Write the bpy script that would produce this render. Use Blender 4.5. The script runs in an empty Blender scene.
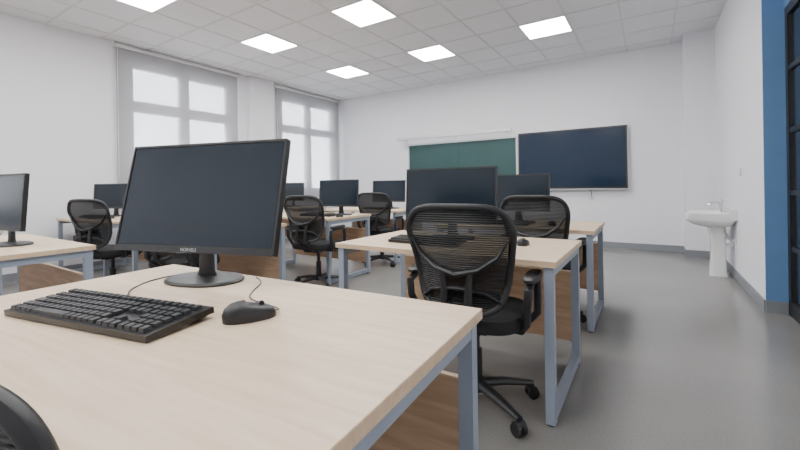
import bpy, math
from mathutils import Vector, Matrix
S=bpy.context.scene
COL=S.collection

# ---------------- materials ----------------
def nmat(name):
    m=bpy.data.materials.new(name); m.use_nodes=True
    nt=m.node_tree; b=nt.nodes['Principled BSDF']
    return m,nt,b
def pmat(name,col,rough=.5,metal=0,noise=0,nscale=8,spec=.5,bump=0,bscale=200):
    m,nt,b=nmat(name)
    b.inputs['Base Color'].default_value=(*col,1)
    b.inputs['Roughness'].default_value=rough
    b.inputs['Metallic'].default_value=metal
    b.inputs['Specular IOR Level'].default_value=spec
    tc=nt.nodes.new('ShaderNodeTexCoord')
    if noise>0:
        n=nt.nodes.new('ShaderNodeTexNoise'); n.inputs['Scale'].default_value=nscale
        n.inputs['Detail'].default_value=6
        nt.links.new(tc.outputs['Object'],n.inputs['Vector'])
        r=nt.nodes.new('ShaderNodeValToRGB')
        r.color_ramp.elements[0].position=.3; r.color_ramp.elements[1].position=.7
        r.color_ramp.elements[0].color=(*[c*(1-noise) for c in col],1)
        r.color_ramp.elements[1].color=(*[min(1,c*(1+noise)) for c in col],1)
        nt.links.new(n.outputs['Fac'],r.inputs['Fac'])
        nt.links.new(r.outputs['Color'],b.inputs['Base Color'])
    if bump>0:
        n2=nt.nodes.new('ShaderNodeTexNoise'); n2.inputs['Scale'].default_value=bscale
        nt.links.new(tc.outputs['Object'],n2.inputs['Vector'])
        bp=nt.nodes.new('ShaderNodeBump'); bp.inputs['Strength'].default_value=bump
        bp.inputs['Distance'].default_value=.002
        nt.links.new(n2.outputs['Fac'],bp.inputs['Height'])
        nt.links.new(bp.outputs['Normal'],b.inputs['Normal'])
    return m
def wood(name,c1,c2,sc=(1.2,14,14),rough=.4):
    m,nt,b=nmat(name)
    tc=nt.nodes.new('ShaderNodeTexCoord'); mp=nt.nodes.new('ShaderNodeMapping')
    mp.inputs['Scale'].default_value=sc
    n=nt.nodes.new('ShaderNodeTexNoise'); n.inputs['Scale'].default_value=3; n.inputs['Detail'].default_value=6
    n.inputs['Distortion'].default_value=.6
    r=nt.nodes.new('ShaderNodeValToRGB')
    r.color_ramp.elements[0].position=.3; r.color_ramp.elements[1].position=.7
    r.color_ramp.elements[0].color=(*c1,1); r.color_ramp.elements[1].color=(*c2,1)
    nt.links.new(tc.outputs['Object'],mp.inputs['Vector']); nt.links.new(mp.outputs['Vector'],n.inputs['Vector'])
    nt.links.new(n.outputs['Fac'],r.inputs['Fac']); nt.links.new(r.outputs['Color'],b.inputs['Base Color'])
    b.inputs['Roughness'].default_value=rough
    return m
M_wall=pmat('wall_paint',(.82,.82,.86),.7,noise=.012,nscale=2,bump=.1)
M_ceil=pmat('ceiling_tile',(.77,.775,.81),.85,noise=.03,nscale=60,bump=.2,bscale=300)
M_grid=pmat('ceiling_tbar',(.66,.67,.69),.5)
M_base=pmat('baseboard_grey',(.22,.235,.255),.5)
M_blue=pmat('blue_paint',(.12,.25,.48),.5,noise=.03)
M_maple=wood('maple_laminate',(.62,.47,.32),(.75,.60,.43),rough=.38)
M_edge=wood('maple_edge',(.60,.44,.28),(.69,.53,.36))
M_brown=wood('brown_panel',(.36,.23,.14),(.52,.35,.225),sc=(1.0,10,10),rough=.5)
M_steel=pmat('grey_blue_powdercoat',(.27,.315,.385),.4)
M_black=pmat('black_plastic',(.014,.015,.017),.42,bump=.15,bscale=600)
M_fab=pmat('black_fabric',(.013,.014,.016),.9,bump=.5,bscale=500)
M_screen=pmat('monitor_screen',(.010,.018,.028),.2,spec=.35)
M_key=pmat('keycap',(.022,.024,.027),.45)
M_key2=pmat('keyboard_body',(.010,.010,.011),.35)
M_tv=pmat('tv_screen',(.007,.021,.047),.16,spec=.35)
M_green=pmat('chalkboard_green',(.033,.083,.083),.4,noise=.06,nscale=3,spec=.35)
M_alu=pmat('aluminium',(.62,.63,.64),.35,metal=.7)
M_white=pmat('white_plastic',(.75,.76,.77),.4)
M_cer=pmat('white_ceramic',(.80,.80,.79),.15)
M_chrome=pmat('chrome',(.7,.7,.72),.15,metal=1)
M_pvc=pmat('window_pvc',(.45,.47,.50),.4)
M_dglass=pmat('corridor_dark_glass',(.015,.018,.022),.08)  # opaque pane; darkness of the corridor behind is put into its colour
M_text=pmat('silver_print',(.45,.46,.48),.4)
# floor: smooth grey epoxy, fine speckle
m,nt,b=nmat('floor_epoxy'); tc=nt.nodes.new('ShaderNodeTexCoord')
n1=nt.nodes.new('ShaderNodeTexNoise'); n1.inputs['Scale'].default_value=.9; n1.inputs['Detail'].default_value=3
n2=nt.nodes.new('ShaderNodeTexNoise'); n2.inputs['Scale'].default_value=90; n2.inputs['Detail'].default_value=2
for n in (n1,n2): nt.links.new(tc.outputs['Object'],n.inputs['Vector'])
r1=nt.nodes.new('ShaderNodeValToRGB'); r1.color_ramp.elements[0].position=.2; r1.color_ramp.elements[1].position=.8
r1.color_ramp.elements[0].color=(.200,.196,.184,1); r1.color_ramp.elements[1].color=(.262,.257,.242,1)
r2=nt.nodes.new('ShaderNodeValToRGB'); r2.color_ramp.elements[0].position=.38; r2.color_ramp.elements[1].position=.62
r2.color_ramp.elements[0].color=(.91,.91,.91,1); r2.color_ramp.elements[1].color=(1.0,1.0,1.0,1)
mx=nt.nodes.new('ShaderNodeMixRGB'); mx.blend_type='MULTIPLY'; mx.inputs[0].default_value=1
nt.links.new(n1.outputs['Fac'],r1.inputs[0]); nt.links.new(n2.outputs['Fac'],r2.inputs[0])
nt.links.new(r1.outputs[0],mx.inputs[1]); nt.links.new(r2.outputs[0],mx.inputs[2]); nt.links.new(mx.outputs[0],b.inputs['Base Color'])
b.inputs['Roughness'].default_value=.19
M_floor=m
m,nt,b=nmat('led_diffuser'); b.inputs['Base Color'].default_value=(.9,.9,.9,1)
b.inputs['Emission Color'].default_value=(1,.99,.98,1); b.inputs['Emission Strength'].default_value=32
M_led=m
# blind: sheer fabric
m=bpy.data.materials.new('roller_blind_fabric'); m.use_nodes=True; nt=m.node_tree; nt.nodes.clear()
o=nt.nodes.new('ShaderNodeOutputMaterial'); d=nt.nodes.new('ShaderNodeBsdfDiffuse'); t=nt.nodes.new('ShaderNodeBsdfTranslucent'); tr=nt.nodes.new('ShaderNodeBsdfTransparent')
d.inputs[0].default_value=(.50,.50,.52,1); t.inputs[0].default_value=(.5,.51,.53,1)
m1=nt.nodes.new('ShaderNodeMixShader'); m1.inputs[0].default_value=.06
m2=nt.nodes.new('ShaderNodeMixShader')
tc=nt.nodes.new('ShaderNodeTexCoord'); wv=nt.nodes.new('ShaderNodeTexNoise'); wv.inputs['Scale'].default_value=40
mr=nt.nodes.new('ShaderNodeMapRange'); mr.inputs['To Min'].default_value=.26; mr.inputs['To Max'].default_value=.32
nt.links.new(tc.outputs['Object'],wv.inputs['Vector']); nt.links.new(wv.outputs['Fac'],mr.inputs['Value']); nt.links.new(mr.outputs[0],m2.inputs[0])
nt.links.new(d.outputs[0],m1.inputs[1]); nt.links.new(t.outputs[0],m1.inputs[2])
nt.links.new(m1.outputs[0],m2.inputs[1]); nt.links.new(tr.outputs[0],m2.inputs[2]); nt.links.new(m2.outputs[0],o.inputs[0])
M_blind=m
# chair mesh
m=bpy.data.materials.new('chair_mesh_net'); m.use_nodes=True; nt=m.node_tree; nt.nodes.clear()
o=nt.nodes.new('ShaderNodeOutputMaterial'); d=nt.nodes.new('ShaderNodeBsdfDiffuse'); tr=nt.nodes.new('ShaderNodeBsdfTransparent'); mx=nt.nodes.new('ShaderNodeMixShader')
d.inputs[0].default_value=(.022,.023,.026,1)
mx.inputs[0].default_value=.15
nt.links.new(d.outputs[0],mx.inputs[1]); nt.links.new(tr.outputs[0],mx.inputs[2]); nt.links.new(mx.outputs[0],o.inputs[0])
M_net=m
m,nt,b=nmat('window_glass'); b.inputs['Base Color'].default_value=(1,1,1,1); b.inputs['Roughness'].default_value=0
b.inputs['Alpha'].default_value=.08; M_glass=m

# ---------------- mesh builder ----------------
class MB:
    def __init__(s): s.v=[];s.f=[];s.m=[];s.mats=[]
    def mi(s,mat):
        if mat not in s.mats: s.mats.append(mat)
        return s.mats.index(mat)
    def box(s,x0,x1,y0,y1,z0,z1,mat,M=None):
        k=len(s.v); i=s.mi(mat)
        P=[(x0,y0,z0),(x1,y0,z0),(x1,y1,z0),(x0,y1,z0),(x0,y0,z1),(x1,y0,z1),(x1,y1,z1),(x0,y1,z1)]
        if M: P=[tuple(M@Vector(p)) for p in P]
        s.v+=P
        for q in [(0,3,2,1),(4,5,6,7),(0,1,5,4),(1,2,6,5),(2,3,7,6),(3,0,4,7)]:
            s.f.append(tuple(k+a for a in q)); s.m.append(i)
    def rings(s,R,mat,cap0=True,cap1=True,closed=False):
        k=len(s.v); i=s.mi(mat); n=len(R[0])
        for r in R: s.v+=[tuple(p) for p in r]
        L=len(R)
        for a in range(L if closed else L-1):
            b2=(a+1)%L
            for j in range(n):
                s.f.append((k+a*n+j,k+a*n+(j+1)%n,k+b2*n+(j+1)%n,k+b2*n+j)); s.m.append(i)
        if not closed:
            if cap0: s.f.append(tuple(k+j for j in range(n))[::-1]); s.m.append(i)
            if cap1: s.f.append(tuple(k+(L-1)*n+j for j in range(n))); s.m.append(i)
    def tube(s,pts,r,mat,n=8,closed=False,sq=(1,1),up=None):
        P=[Vector(p) for p in pts]; L=len(P); R=[]
        rr=r if isinstance(r,(list,tuple)) else [r]*L
        N=None
        for a in range(L):
            if closed: T=(P[(a+1)%L]-P[a-1]).normalized()
            else: T=(P[min(a+1,L-1)]-P[max(a-1,0)]).normalized()
            if up is not None: N=Vector(up)
            elif N is None:
                N=Vector((0,0,1)) if abs(T.z)<.9 else Vector((0,1,0))
            N=(N-T*N.dot(T)).normalized(); B=T.cross(N)
            R.append([P[a]+rr[a]*(sq[0]*math.cos(2*math.pi*j/n)*B+sq[1]*math.sin(2*math.pi*j/n)*N) for j in range(n)])
        s.rings(R,mat,closed=closed)
    def cyl(s,a,b,r0,r1,mat,n=20):
        s.tube([a,b],[r0,r1],mat,n)
    def quadgrid(s,fn,nu,nv,mat):
        k=len(s.v); i=s.mi(mat)
        for a in range(nv+1):
            for c in range(nu+1): s.v.append(tuple(fn(c/nu,a/nv)))
        for a in range(nv):
            for c in range(nu):
                q=k+a*(nu+1)+c
                s.f.append((q,q+1,q+nu+2,q+nu+1)); s.m.append(i)
    def mesh(s,name):
        me=bpy.data.meshes.new(name); me.from_pydata(s.v,[],s.f)
        for mt in s.mats: me.materials.append(mt)
        me.polygons.foreach_set('material_index',s.m)
        me.polygons.foreach_set('use_smooth',[True]*len(s.f))
        me.update()
        try: me.set_sharp_from_angle(angle=math.radians(38))
        except Exception: me.polygons.foreach_set('use_smooth',[False]*len(s.f))
        return me
def place(name,me,loc=(0,0,0),yaw=0,bevel=0,parent=None,scale=None):
    ob=bpy.data.objects.new(name,me); COL.objects.link(ob)
    ob.location=loc; ob.rotation_euler=(0,0,math.radians(yaw))
    if scale: ob.scale=scale
    if bevel:
        bm=ob.modifiers.new('bevel','BEVEL'); bm.width=bevel; bm.segments=2; bm.limit_method='ANGLE'; bm.angle_limit=math.radians(50)
    if parent: ob.parent=parent
    return ob
def boxobj(name,boxes,mat,bevel=0):
    b=MB()
    for q in boxes: b.box(*q[:6],q[6] if len(q)>6 else mat)
    return place(name,b.mesh(name),bevel=bevel)
def sell(a,b,p,n=40):
    out=[]
    for j in range(n):
        t=2*math.pi*j/n; c,s_=math.cos(t),math.sin(t)
        out.append((a*math.copysign(abs(c)**(2/p),c),b*math.copysign(abs(s_)**(2/p),s_)))
    return out

# ---------------- room ----------------
H=3.28; XL=-6.6; YF=7.5; XR=.8; XR2=.935; YB=-2.6; YJ=4.4
boxobj('floor',[(XL-.2,XR2+1.2,YB-.2,YF+.2,-.1,0)],M_floor)
boxobj('ceiling',[(XL-.2,XR2+.2,YB-.2,YF+.2,H,H+.1)],M_ceil)
boxobj('wall_front',[(XL-.2,XR+.3,YF,YF+.2,0,H)],M_wall)
boxobj('wall_back',[(XL-.2,XR2+.2,YB-.2,YB,0,H)],M_wall)
boxobj('wall_right',[(XR,XR+.32,YJ,YF,0,H)],M_wall)
boxobj('wall_entry',[(XR2,XR2+.16,YB,3.2,0,H)],M_wall)
boxobj('wall_column',[(.43,XR,7.1,YF,0,H)],M_wall)
boxobj('trim_1',[(XR+.001,XR2+.16,YJ-.012,YJ,0,H)],M_blue)
boxobj('trim_2',[(XR2,XR2+.16,3.2,YJ-.012,2.5,H)],M_blue)
wins=[(2.75,4.47),(5.62,7.3),(-1.2,.5)]  # last opening is out of view, added to bring in light near the camera
z0,z1=1.0,3.05
segs=[]; ys=sorted(wins); cur=YB
for a,c in ys:
    segs.append((XL-.2,XL,cur,a,0,H)); segs.append((XL-.2,XL,a,c,0,z0)); segs.append((XL-.2,XL,a,c,z1,H)); cur=c
segs.append((XL-.2,XL,cur,YF,0,H))
boxobj('wall_left',segs,M_wall)
boxobj('wall_pilaster',[(XL,XL+.12,4.82,5.36,0,H)],M_wall)
for i,(a,c) in enumerate(wins):
    b=MB(); x=XL-.08; w=.08
    mid=(a+c)/2
    for (y0,y1,q0,q1) in [(a,a+w,z0,z1),(c-w,c,z0,z1),(a+w,c-w,z0,z0+w),(a+w,c-w,z1-w,z1),(mid-.08,mid+.08,z0+w,z1-w),(a+w,mid-.08,2.30,2.47),(mid+.08,c-w,2.30,2.47)]:
        b.box(x-.04,x+.04,y0,y1,q0,q1,M_pvc)
    b.box(x-.005,x+.005,a+w,c-w,z0+w,z1-w,M_glass)
    b.box(XL-.04,XL+.0,a,c,z0,z0+.02,M_pvc)
    place('window_%d'%(i+1),b.mesh('window'))  # the last window is the unseen one added for side light
for (a,c) in [(2.55,4.58),(5.44,7.42),(-1.4,.7)]:  # last blind hangs on the unseen added window
    b=MB()
    b.box(XL+.045,XL+.048,a+.02,c-.02,.86,H-.06,M_blind)
    b.cyl((XL+.046,a,H-.05),(XL+.046,c,H-.05),.028,.028,M_white,16)
    b.box(XL+.035,XL+.058,a+.02,c-.02,.835,.865,M_white)
    b.box(XL+.001,XL+.07,a-.01,a,H-.09,H,M_white); b.box(XL+.001,XL+.07,c,c+.01,H-.09,H,M_white)
    b.tube([(XL+.07,a+.03,H-.06),(XL+.07,a+.03,1.3)],.003,M_white,6)
    place('roller_blind',b.mesh('roller_blind'))
# baseboards
bh=.10; t=.012
boxobj('baseboard_front',[(XL,.43,YF-t,YF,0,bh)],M_base)
boxobj('baseboard_right',[(XR-t,XR,YJ-t,7.1-t,0,bh),(.43-t,.43,7.1-t,YF-t,0,bh),(.43,XR,7.1-t,7.1,0,bh),(XR,XR2,YJ-.012-t,YJ-.012,0,bh),(XR2-t,XR2,YB,3.2,0,bh)],M_base)
boxobj('baseboard_left',[(XL,XL+t,YB,4.82,0,bh),(XL,XL+t,5.36,YF-t,0,bh),(XL+.12,XL+.12+t,4.82,5.36,0,bh),(XL,XL+.12,4.82-t,4.82,0,bh)],M_base)
# ceiling grid
b=MB()
xs=[-.9+.6*k for k in range(-9,4)]; ysg=[.6*k for k in range(-4,13)]
for x in xs:
    if XL<x<XR2: b.box(x-.011,x+.011,YB,YF,H-.006,H,M_grid)
for y in ysg:
    if YB<y<YF: b.box(XL,XR if y>YJ else XR2,y-.011,y+.011,H-.0062,H,M_grid)
place('ceiling_grid',b.mesh('ceiling_grid'))
b=MB()
b.box(-.285,.285,-.285,.285,-.004,0,M_led)
for q in [(-.3,.3,-.3,-.285),(-.3,.3,.285,.3),(-.3,-.285,-.285,.285),(.285,.3,-.285,.285)]:
    b.box(*q,-.008,0,M_white)
led=b.mesh('led_ceiling_light')
for x in (-1.2,-3.0,-4.8):
    for y in (5.7,3.9,2.1,.3,-1.5):
        place('led_ceiling_light',led,(x,y,H-.007))
# door
b=MB(); xa,xb=XR2+.004,XR2+.06
b.box(xa,xb,3.205,3.27,0,2.495,M_black); b.box(xa,xb,YJ-.08,YJ-.013,0,2.495,M_black); b.box(xa,xb,3.27,YJ-.08,2.43,2.495,M_black)
b.box(xa,xb,3.27,YJ-.08,0.005,.12,M_black)
for z in (.55,1.0,1.5,2.0): b.box(xa+.005,xb-.005,3.27,YJ-.08,z-.02,z+.02,M_black)
for y in (3.62,3.97): b.box(xa+.005,xb-.005,y-.02,y+.02,.12,2.43,M_black)
b.box(xa+.02,xa+.028,3.27,YJ-.08,.12,2.43,M_dglass)
b.tube([(xa,3.35,1.0),(xa-.04,3.35,1.0),(xa-.04,3.47,1.0)],.009,M_chrome)
place('door_1',b.mesh('door_1'))

# ---------------- front wall items ----------------
b=MB()
X0,X1,Z0,Z1=-4.56,-2.12,.98,2.02; y=YF-.004
b.box(X0+.03,X1-.03,y-.03,y-.0,Z0+.03,Z1-.03,M_green)
for q in [(X0,X1,Z0,Z0+.03),(X0,X1,Z1-.03,Z1),(X0,X0+.03,Z0+.03,Z1-.03),(X1-.03,X1,Z0+.03,Z1-.03)]:
    b.box(q[0],q[1],y-.042,y,q[2],q[3],M_alu)
b.box((X0+X1)/2-.003,(X0+X1)/2+.003,y-.032,y-.03,Z0+.03,Z1-.03,M_black)
b.box(X0+.1,X1-.1,y-.11,y-.042,Z0,Z0+.02,M_alu)
place('chalkboard',b.mesh('chalkboard'),bevel=.002)
b=MB()
b.box(-4.72,-2.18,YF-.25,YF-.19,2.10,2.155,M_alu)
for x in (-4.6,-3.4,-2.3): b.box(x-.015,x+.015,YF-.19,YF-.004,2.11,2.14,M_white)
place('chalkboard_lamp',b.mesh('chalkboard_lamp'),bevel=.004)
b=MB()
X0,X1,Z0,Z1=-2.09,-.31,.99,2.05
b.box(X0,X1,YF-.09,YF-.005,Z0,Z1,M_black)
b.box(X0+.028,X1-.028,YF-.094,YF-.09,Z0+.05,Z1-.028,M_tv)
b.box(X0,X1,YF-.098,YF-.09,Z0,Z0+.018,M_alu)
for q in [(X0-.008,X0,Z0,Z1),(X1,X1+.008,Z0,Z1),(X0-.008,X1+.008,Z1,Z1+.008)]:
    b.box(q[0],q[1],YF-.096,YF-.01,q[2],q[3],M_alu)
place('television',b.mesh('television'),bevel=.003)
b=MB(); b.box(-.92,-.80,YF-.012,YF-.001,.80,.88,M_white); b.box(-.90,-.82,YF-.014,YF-.012,.82,.86,M_alu)
b.tube([(-.86,YF-.02,.86),(-.86,YF-.03,.92),(-.88,YF-.03,.985)],.006,M_black,6)
place('power_socket',b.mesh('power_socket'),bevel=.002)
b=MB(); b.box(XR-.012,XR-.001,5.35,5.43,1.15,1.23,M_white); b.box(XR-.015,XR-.012,5.365,5.415,1.165,1.215,M_white); place('light_switch',b.mesh('light_switch'),bevel=.002)

# wash basin: boxy bowl, slim pedestal
b=MB(); cx,cy=.565,5.85
def ring(a,c,z,ox=0,p=8): return [Vector((cx+ox+u,cy+v,z)) for u,v in sell(a,c,p,56)]
b.rings([ring(.11,.13,.575,.05,5),ring(.18,.21,.60,.03,6),ring(.217,.257,.645,.005),ring(.224,.264,.66),ring(.226,.266,.735),ring(.220,.260,.742),ring(.175,.22,.735,-.03,4),ring(.145,.185,.67,-.03,3.5),ring(.05,.06,.64,-.02,2)],M_cer)
b.box(.72,.798,cy-.26,cy+.26,.66,.775,M_cer)
b.cyl((.70,cy,.735),(.70,cy,.82),.020,.017,M_chrome)
b.tube([(.70,cy,.81),(.66,cy,.85),(.59,cy,.845),(.57,cy,.82)],.012,M_chrome)
b.tube([(.70,cy,.82),(.712,cy,.86),(.69,cy,.89)],.008,M_chrome)
b.rings([ring(.085,.09,0,.09,5),ring(.08,.085,.04,.09,5),ring(.07,.072,.20,.09,5),ring(.07,.072,.45,.09,5),ring(.085,.10,.59,.07,5)],M_cer)
b.tube([(.72,cy-.02,.36),(.76,cy-.02,.36),(.798,cy-.02,.36)],.018,M_white,12)
for o in (-.14,.14):
    b.tube([(.70,cy+o,.66),(.71,cy+o*1.1,.52),(.76,cy+o*1.2,.42),(.797,cy+o*1.2,.42)],.010,M_chrome)
    b.cyl((.775,cy+o*1.2,.42),(.798,cy+o*1.2,.42),.022,.022,M_chrome)
place('wash_basin',b.mesh('wash_basin'))

# ---------------- desk ----------------
def desk_mesh(W,D):
    b=MB(); T=.75; th=.028
    b.box(0,W,0,D,T-th,T,M_maple)
    b.box(W,W+.0012,.0,D,T-th,T-.001,M_edge); b.box(0,W,-.0012,0,T-th,T-.001,M_edge)
    s=.042; g=.012
    for xe in (g,W-g-s):
        b.box(xe,xe+s,g,g+s,0.008,T-th,M_steel); b.box(xe,xe+s,D-g-s,D-g,.008,T-th,M_steel)
        b.box(xe+.001,xe+s-.001,g+s,D-g-s,T-th-s,T-th,M_steel); b.box(xe+.001,xe+s-.001,g+s,D-g-s,.02,.02+s,M_steel)
        for yy in (g+s/2,D-g-s/2): b.cyl((xe+s/2,yy,0),(xe+s/2,yy,.01),.018,.018,M_black,12)
    b.box(g+s,W-g-s,D-g-s,D-g-.005,T-th-s,T-th,M_steel)
    b.box(g+s,W-g-s,D-.052,D-.034,.14,.56,M_brown)
    b.box(g+s,W-g-s,D-.052,D-.034,.5605,.566,M_edge)
    return b.mesh('computer_desk')
D1=desk_mesh(1.48,.84); D2=desk_mesh(1.30,.78); D3=desk_mesh(1.42,.78)
def rotpt(o,yaw,x,y):
    a=math.radians(yaw); return (o[0]+x*math.cos(a)-y*math.sin(a),o[1]+x*math.sin(a)+y*math.cos(a))
yaw=3.5; c=rotpt((-.405,1.05),yaw,-1.48,-.84)
place('computer_desk',D1,(c[0],c[1],0),yaw,.0025)
place('computer_desk',D2,(-1.66,1.83,0),0,.0025)
place('computer_desk',D2,(-1.65,3.15,0),0,.0025)
for y in (.27,1.83,3.2,4.55):
    place('computer_desk',D3,(-4.42,y,0),0,.0025)
    place('computer_desk',D3,(-6.45,y,0),0,.0025)

# ---------------- monitors ----------------
def monitor_mesh(W,Hh,zb,tilt,off=-.062):
    b=MB()
    Mt=Matrix.Translation((0,off,zb))@Matrix.Rotation(math.radians(-tilt),4,'X')
    b.box(-W/2,W/2,0,.022,0,Hh,M_black,Mt)
    b.box(-W/2+.012,W/2-.012,-.0012,0,.026,Hh-.012,M_screen,Mt)
    b.box(-W/2,W/2,-.004,0,0,.022,M_black,Mt)
    b.box(-W/2,-W/2+.008,-.004,0,.022,Hh,M_black,Mt); b.box(W/2-.008,W/2,-.004,0,.022,Hh,M_black,Mt); b.box(-W/2+.008,W/2-.008,-.004,0,Hh-.009,Hh,M_black,Mt)
    b.box(-W*.36,W*.36,.022,.035,Hh*.12,Hh*.82,M_black,Mt)
    b.rings([[Vector((u,.012+v,z)) for u,v in sell(a,.013,3,20)] for a,z in ((.045,.012),(.034,.04),(.03,.1),(.034,.22))],M_black)
    b.rings([[Vector((u,.0+v,z)) for u,v in sell(a,c2,2.2,40)] for a,c2,z in ((.152,.105,0),(.155,.108,.006),(.148,.102,.013),(.06,.045,.019))],M_black)
    return b.mesh('computer_monitor')
MA=monitor_mesh(.72,.42,.118,13,-.075); MBm=monitor_mesh(.58,.335,.105,4); MD=monitor_mesh(.63,.36,.105,4)
mon=place('computer_monitor',MA,(-1.44,.85,.75),16,.002)
tcv=bpy.data.curves.new('brand_text','FONT'); tcv.body='NORVELS'; tcv.size=.017; tcv.extrude=.0002; tcv.align_x='CENTER'; tcv.materials.append(M_text)
to=bpy.data.objects.new('brand_label',tcv); COL.objects.link(to); to.parent=mon
tl=Matrix.Translation((0,-.075,.118))@Matrix.Rotation(math.radians(-13),4,'X')@Vector((0,-.0046,.005))
to.location=tl; to.rotation_euler=(math.radians(77),0,0)
for x,y,w,me in [(-3.56,.77,8,MD),(-1.11,2.36,3,MD),(-1.03,3.62,0,MBm),(-6.1,2.36,22,MBm),(-3.28,3.72,6,MBm),(-3.45,5.08,4,MBm),(-5.65,5.08,6,MBm),(-5.6,3.7,0,MBm),(-3.6,2.35,4,MBm)]:
    place('computer_monitor',me,(x,y,.75),w,.002)

# ---------------- keyboards & mice ----------------
def kb_mesh(W,D):
    b=MB()
    Mt=Matrix.Rotation(math.radians(3.5),4,'X')
    b.box(-W/2,W/2,-D/2,D/2,.006,.022,M_key2,Mt)
    b.box(-W/2+.02,-W/2+.06,D/2-.03,D/2-.01,-.004,.008,M_key2,Mt); b.box(W/2-.06,W/2-.02,D/2-.03,D/2-.01,-.004,.008,M_key2,Mt)
    nx=22; px=(W-.02)/nx; rows=6; py=(D-.03)/rows
    for r in range(rows):
        y0=-D/2+.010+r*py+(0.006 if r==5 else 0)
        k=0
        while k<nx:
            w=1
            if r==0 and k==4: w=6
            elif r in (1,2,3) and k==0: w=2
            gap=.012 if k>=15 else 0
            gap2=.008 if k>=18 else 0
            if not ((r==2 and 15<=k<18) or (r==1 and k in (15,17))):
                x0=-W/2+.010+k*px*.965+gap*.6+gap2*.6
                x1=x0+px*.965*w-.0032
                bx=len(b.v)
                b.box(x0,x1,y0,y0+py-.0034,.022,.032,M_key,Mt)
                for q in (4,5,6,7):
                    v=Mt.inverted()@Vector(b.v[bx+q]); cxk=(x0+x1)/2; cyk=y0+(py-.003)/2
                    v.x+=(.002 if v.x<cxk else -.002); v.y+=(.002 if v.y<cyk else -.0024)
                    b.v[bx+q]=tuple(Mt@v)
            k+=w
    return b.mesh('keyboard')
KB1=kb_mesh(.58,.19); KB2=kb_mesh(.46,.15)
def mouse_mesh(s):
    b=MB(); R=[]
    prof=[(0,1),(.35,1.02),(.65,.93),(.87,.68),(.97,.38),(1,.08)]
    for h,sc in prof:
        R.append([Vector((u*s*sc*.031,v*s*sc*.056-(1-sc)*.006*s,h*.037*s*(1-.18*(v))+.0)) if h>0 else Vector((u*s*.031,v*s*.056,0)) for u,v in sell(1,1,2.4,28)])
    b.rings(R,M_black)
    b.cyl((-.003*s,.026*s,.031*s),(.003*s,.026*s,.031*s),.006*s,.006*s,M_key,12)
    return b.mesh('computer_mouse')
MO1=mouse_mesh(1.2); MO2=mouse_mesh(1)
def cable(name,pts,par,r=.0022):
    cu=bpy.data.curves.new(name,'CURVE'); cu.dimensions='3D'; cu.bevel_depth=r; cu.materials.append(M_black)
    sp=cu.splines.new('NURBS'); sp.points.add(len(pts)-1)
    for i,p in enumerate(pts): sp.points[i].co=(*p,1)
    sp.use_endpoint_u=True; sp.order_u=3
    ob=bpy.data.objects.new(name,cu); COL.objects.link(ob)
    bpy.context.view_layer.update()
    ob.parent=par; ob.matrix_parent_inverse=par.matrix_world.inverted()
    return ob
kb=place('keyboard',KB1,(-1.268,.468,.752),11)
ms=place('computer_mouse',MO1,(-.91,.66,.75),-28)
cable('mouse_cable',[(-.88,.72,.762),(-.885,.75,.753),(-.97,.765,.7525),(-1.07,.77,.7525),(-1.14,.84,.7525),(-1.22,.95,.7525),(-1.3,.975,.7525)],ms,.0018)
cable('keyboard_cable',[(-1.4,.53,.765),(-1.45,.60,.7525),(-1.52,.62,.7525),(-1.62,.73,.7525),(-1.63,.86,.7525),(-1.60,.92,.7525)],kb)
for x,y,w in [(-3.75,.5,4),(-3.6,2.05,2),(-3.4,3.45,4),(-1.15,2.08,0),(-1.1,3.38,0),(-5.95,2.05,0),(-3.5,4.8,0),(-5.65,4.8,0),(-5.6,3.42,0)]:
    place('keyboard',KB2,(x,y,.752),w)
for x,y,w in [(-3.35,.55,0),(-.62,2.27,0),(-.70,3.45,0),(-3.06,3.45,10),(-3.2,2.1,0),(-5.6,2.1,0)]:
    place('computer_mouse',MO2,(x,y,.75),w)

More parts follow.
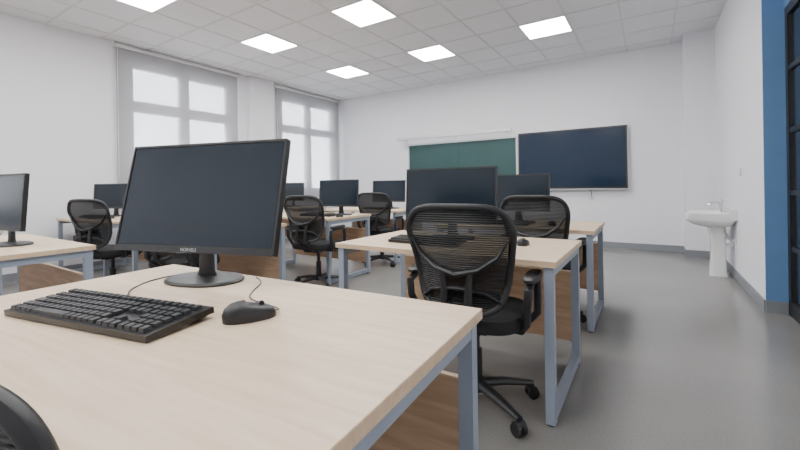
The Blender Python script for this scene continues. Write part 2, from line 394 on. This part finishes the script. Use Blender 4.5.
# ---------------- chair ----------------
def chair_mesh():
    b=MB()
    for k in range(5):
        a=math.radians(90+72*k+18); c,s_=math.cos(a),math.sin(a)
        b.tube([(.03*c,.03*s_,.105),(.15*c,.15*s_,.098),(.30*c,.30*s_,.075)],[.030,.026,.017],M_black,10,sq=(1,.75))
        px,py=.295*c,.295*s_
        b.cyl((px,py,.04),(px,py,.085),.010,.010,M_black,10)
        for o in (-.016,.016):
            q=Vector((px-s_*o,py+c*o,.029)); dv=Vector((-s_,c,0))*.009
            b.tube([q-dv,q+dv],[.029,.029],M_black,16)
        b.tube([Vector((px,py,.045))-Vector((-s_,c,0))*.024,Vector((px,py,.045))+Vector((-s_,c,0))*.024],[.022,.022],M_black,12)
    b.cyl((0,0,.07),(0,0,.13),.042,.036,M_black); b.cyl((0,0,.12),(0,0,.28),.028,.028,M_black); b.cyl((0,0,.27),(0,0,.41),.017,.017,M_black)
    b.box(-.09,.09,-.13,.10,.395,.43,M_black); b.tube([(.08,.02,.41),(.22,.03,.40)],.006,M_black)
    R=[]
    for sc,z in ((.86,.428),(.97,.436),(1,.455),(1,.475),(.975,.496),(.9,.506),(.6,.51)):
        R.append([Vector((u*.245*sc,v*.235*sc,z+ (-.018*max(0,v-.6) if z>.43 else 0))) for u,v in sell(1,1,3.6,44)])
    b.rings(R,M_fab)
    zb,zt=.54,1.0
    def S(u,v):
        w=.182+.062*min(1,v*1.35)**.9-.012*max(0,v-.8)/.2
        y=-.275+.055*u*u+.035*math.sin(math.pi*min(1,max(0,(v)/.75)))-.045*v
        return Vector((u*w,y,zb+(zt-zb)*v+.006*(1-u*u)*(1 if v>.5 else -1)*abs(2*v-1)))
    P=5.5
    out=[S(u,(v+1)/2) for u,v in sell(1,1,P,72)]
    b.tube(out,.0145,M_black,10,closed=True,sq=(1.1,.9))
    def lim(v): return (max(0,1-abs(2*v-1)**P))**(1/P)
    b.quadgrid(lambda s_,t: S((2*s_-1)*lim(.004+.992*t),.004+.992*t)+Vector((0,.004,0)),24,28,M_net)
    for k in range(1,46):
        v=k/46; L=lim(v)
        b.tube([S(u*L,v) for u in (-1,-.75,-.5,-.25,0,.25,.5,.75,1)],.0030,M_black,5)
    def O(u,v,o=-.022): return S(u,v)+Vector((0,o,0))
    b.tube([O(-.93,.70,-.008),O(-.78,.54),O(-.45,.42,-.03),O(0,.37,-.034),O(.45,.42,-.03),O(.78,.54),O(.93,.70,-.008)],[.010,.017,.024,.028,.024,.017,.010],M_black,10,sq=(1,.6))
    b.tube([O(-.93,.10,-.008),O(-.6,.2),O(0,.24,-.03),O(.6,.2),O(.93,.10,-.008)],[.010,.017,.022,.017,.010],M_black,10,sq=(1,.6))
    for sx in (-1,1):
        b.tube([O(sx*.3,.41,-.034),O(sx*.27,.22,-.034),O(sx*.3,.04,-.03),Vector((sx*.06,-.235,.50)),Vector((sx*.055,-.16,.415)),Vector((sx*.05,-.05,.41))],[.014,.018,.021,.022,.018,.015],M_black,10)
    for sx in (-1,1):
        b.tube([(sx*.15,.06,.42),(sx*.245,.07,.425),(sx*.285,.085,.47),(sx*.285,.10,.56),(sx*.285,.085,.635),(sx*.285,.02,.655),(sx*.285,-.09,.655),(sx*.285,-.165,.63),(sx*.28,-.165,.56),(sx*.265,-.11,.47),(sx*.24,-.08,.425),(sx*.14,-.07,.42)],[.014,.017,.019,.018,.018,.018,.018,.018,.018,.019,.017,.014],M_black,10)
        R=[]
        for sc,z in ((.9,.660),(1,.667),(1,.678),(.85,.686)):
            R.append([Vector((sx*.285+u*.034*sc,-.035+v*.125*sc,z)) for u,v in sell(1,1,3,24)])
        b.rings(R,M_black)
    return b.mesh('office_chair')
CH=chair_mesh()
for x,y,w in [(-.75,1.86,5),(-.72,3.22,-3),(-3.12,3.16,8),(-3.22,4.52,10),(-4.78,1.82,20),(-3.45,1.86,6),(-5.5,3.2,0)]:
    place('office_chair',CH,(x,y,0),w)
place('office_chair',CH,(-.76,.385,0),2,scale=(1,1,.9))

# ---------------- world, camera ----------------
w=bpy.data.worlds.new('sky'); S.world=w; w.use_nodes=True; nt=w.node_tree
bg=nt.nodes['Background']; bg.inputs[0].default_value=(.88,.94,1,1); bg.inputs[1].default_value=30
cam=bpy.data.cameras.new('camera'); co=bpy.data.objects.new('camera',cam); COL.objects.link(co)
cam.sensor_width=36; cam.lens=390/800*36; cam.shift_y=-39/800; cam.clip_start=.02
yw=math.radians(32.7); th=.015
F=Vector((-math.sin(yw),math.cos(yw),0)); R=Vector((math.cos(yw),math.sin(yw),0)); Z=Vector((0,0,1))
Xc=math.cos(th)*R-math.sin(th)*Z; Yc=math.cos(th)*Z+math.sin(th)*R; Zc=-F
Mx=Matrix((Xc,Yc,Zc)).transposed().to_4x4(); Mx.translation=Vector((0,0,1.1))
co.matrix_world=Mx
S.camera=co
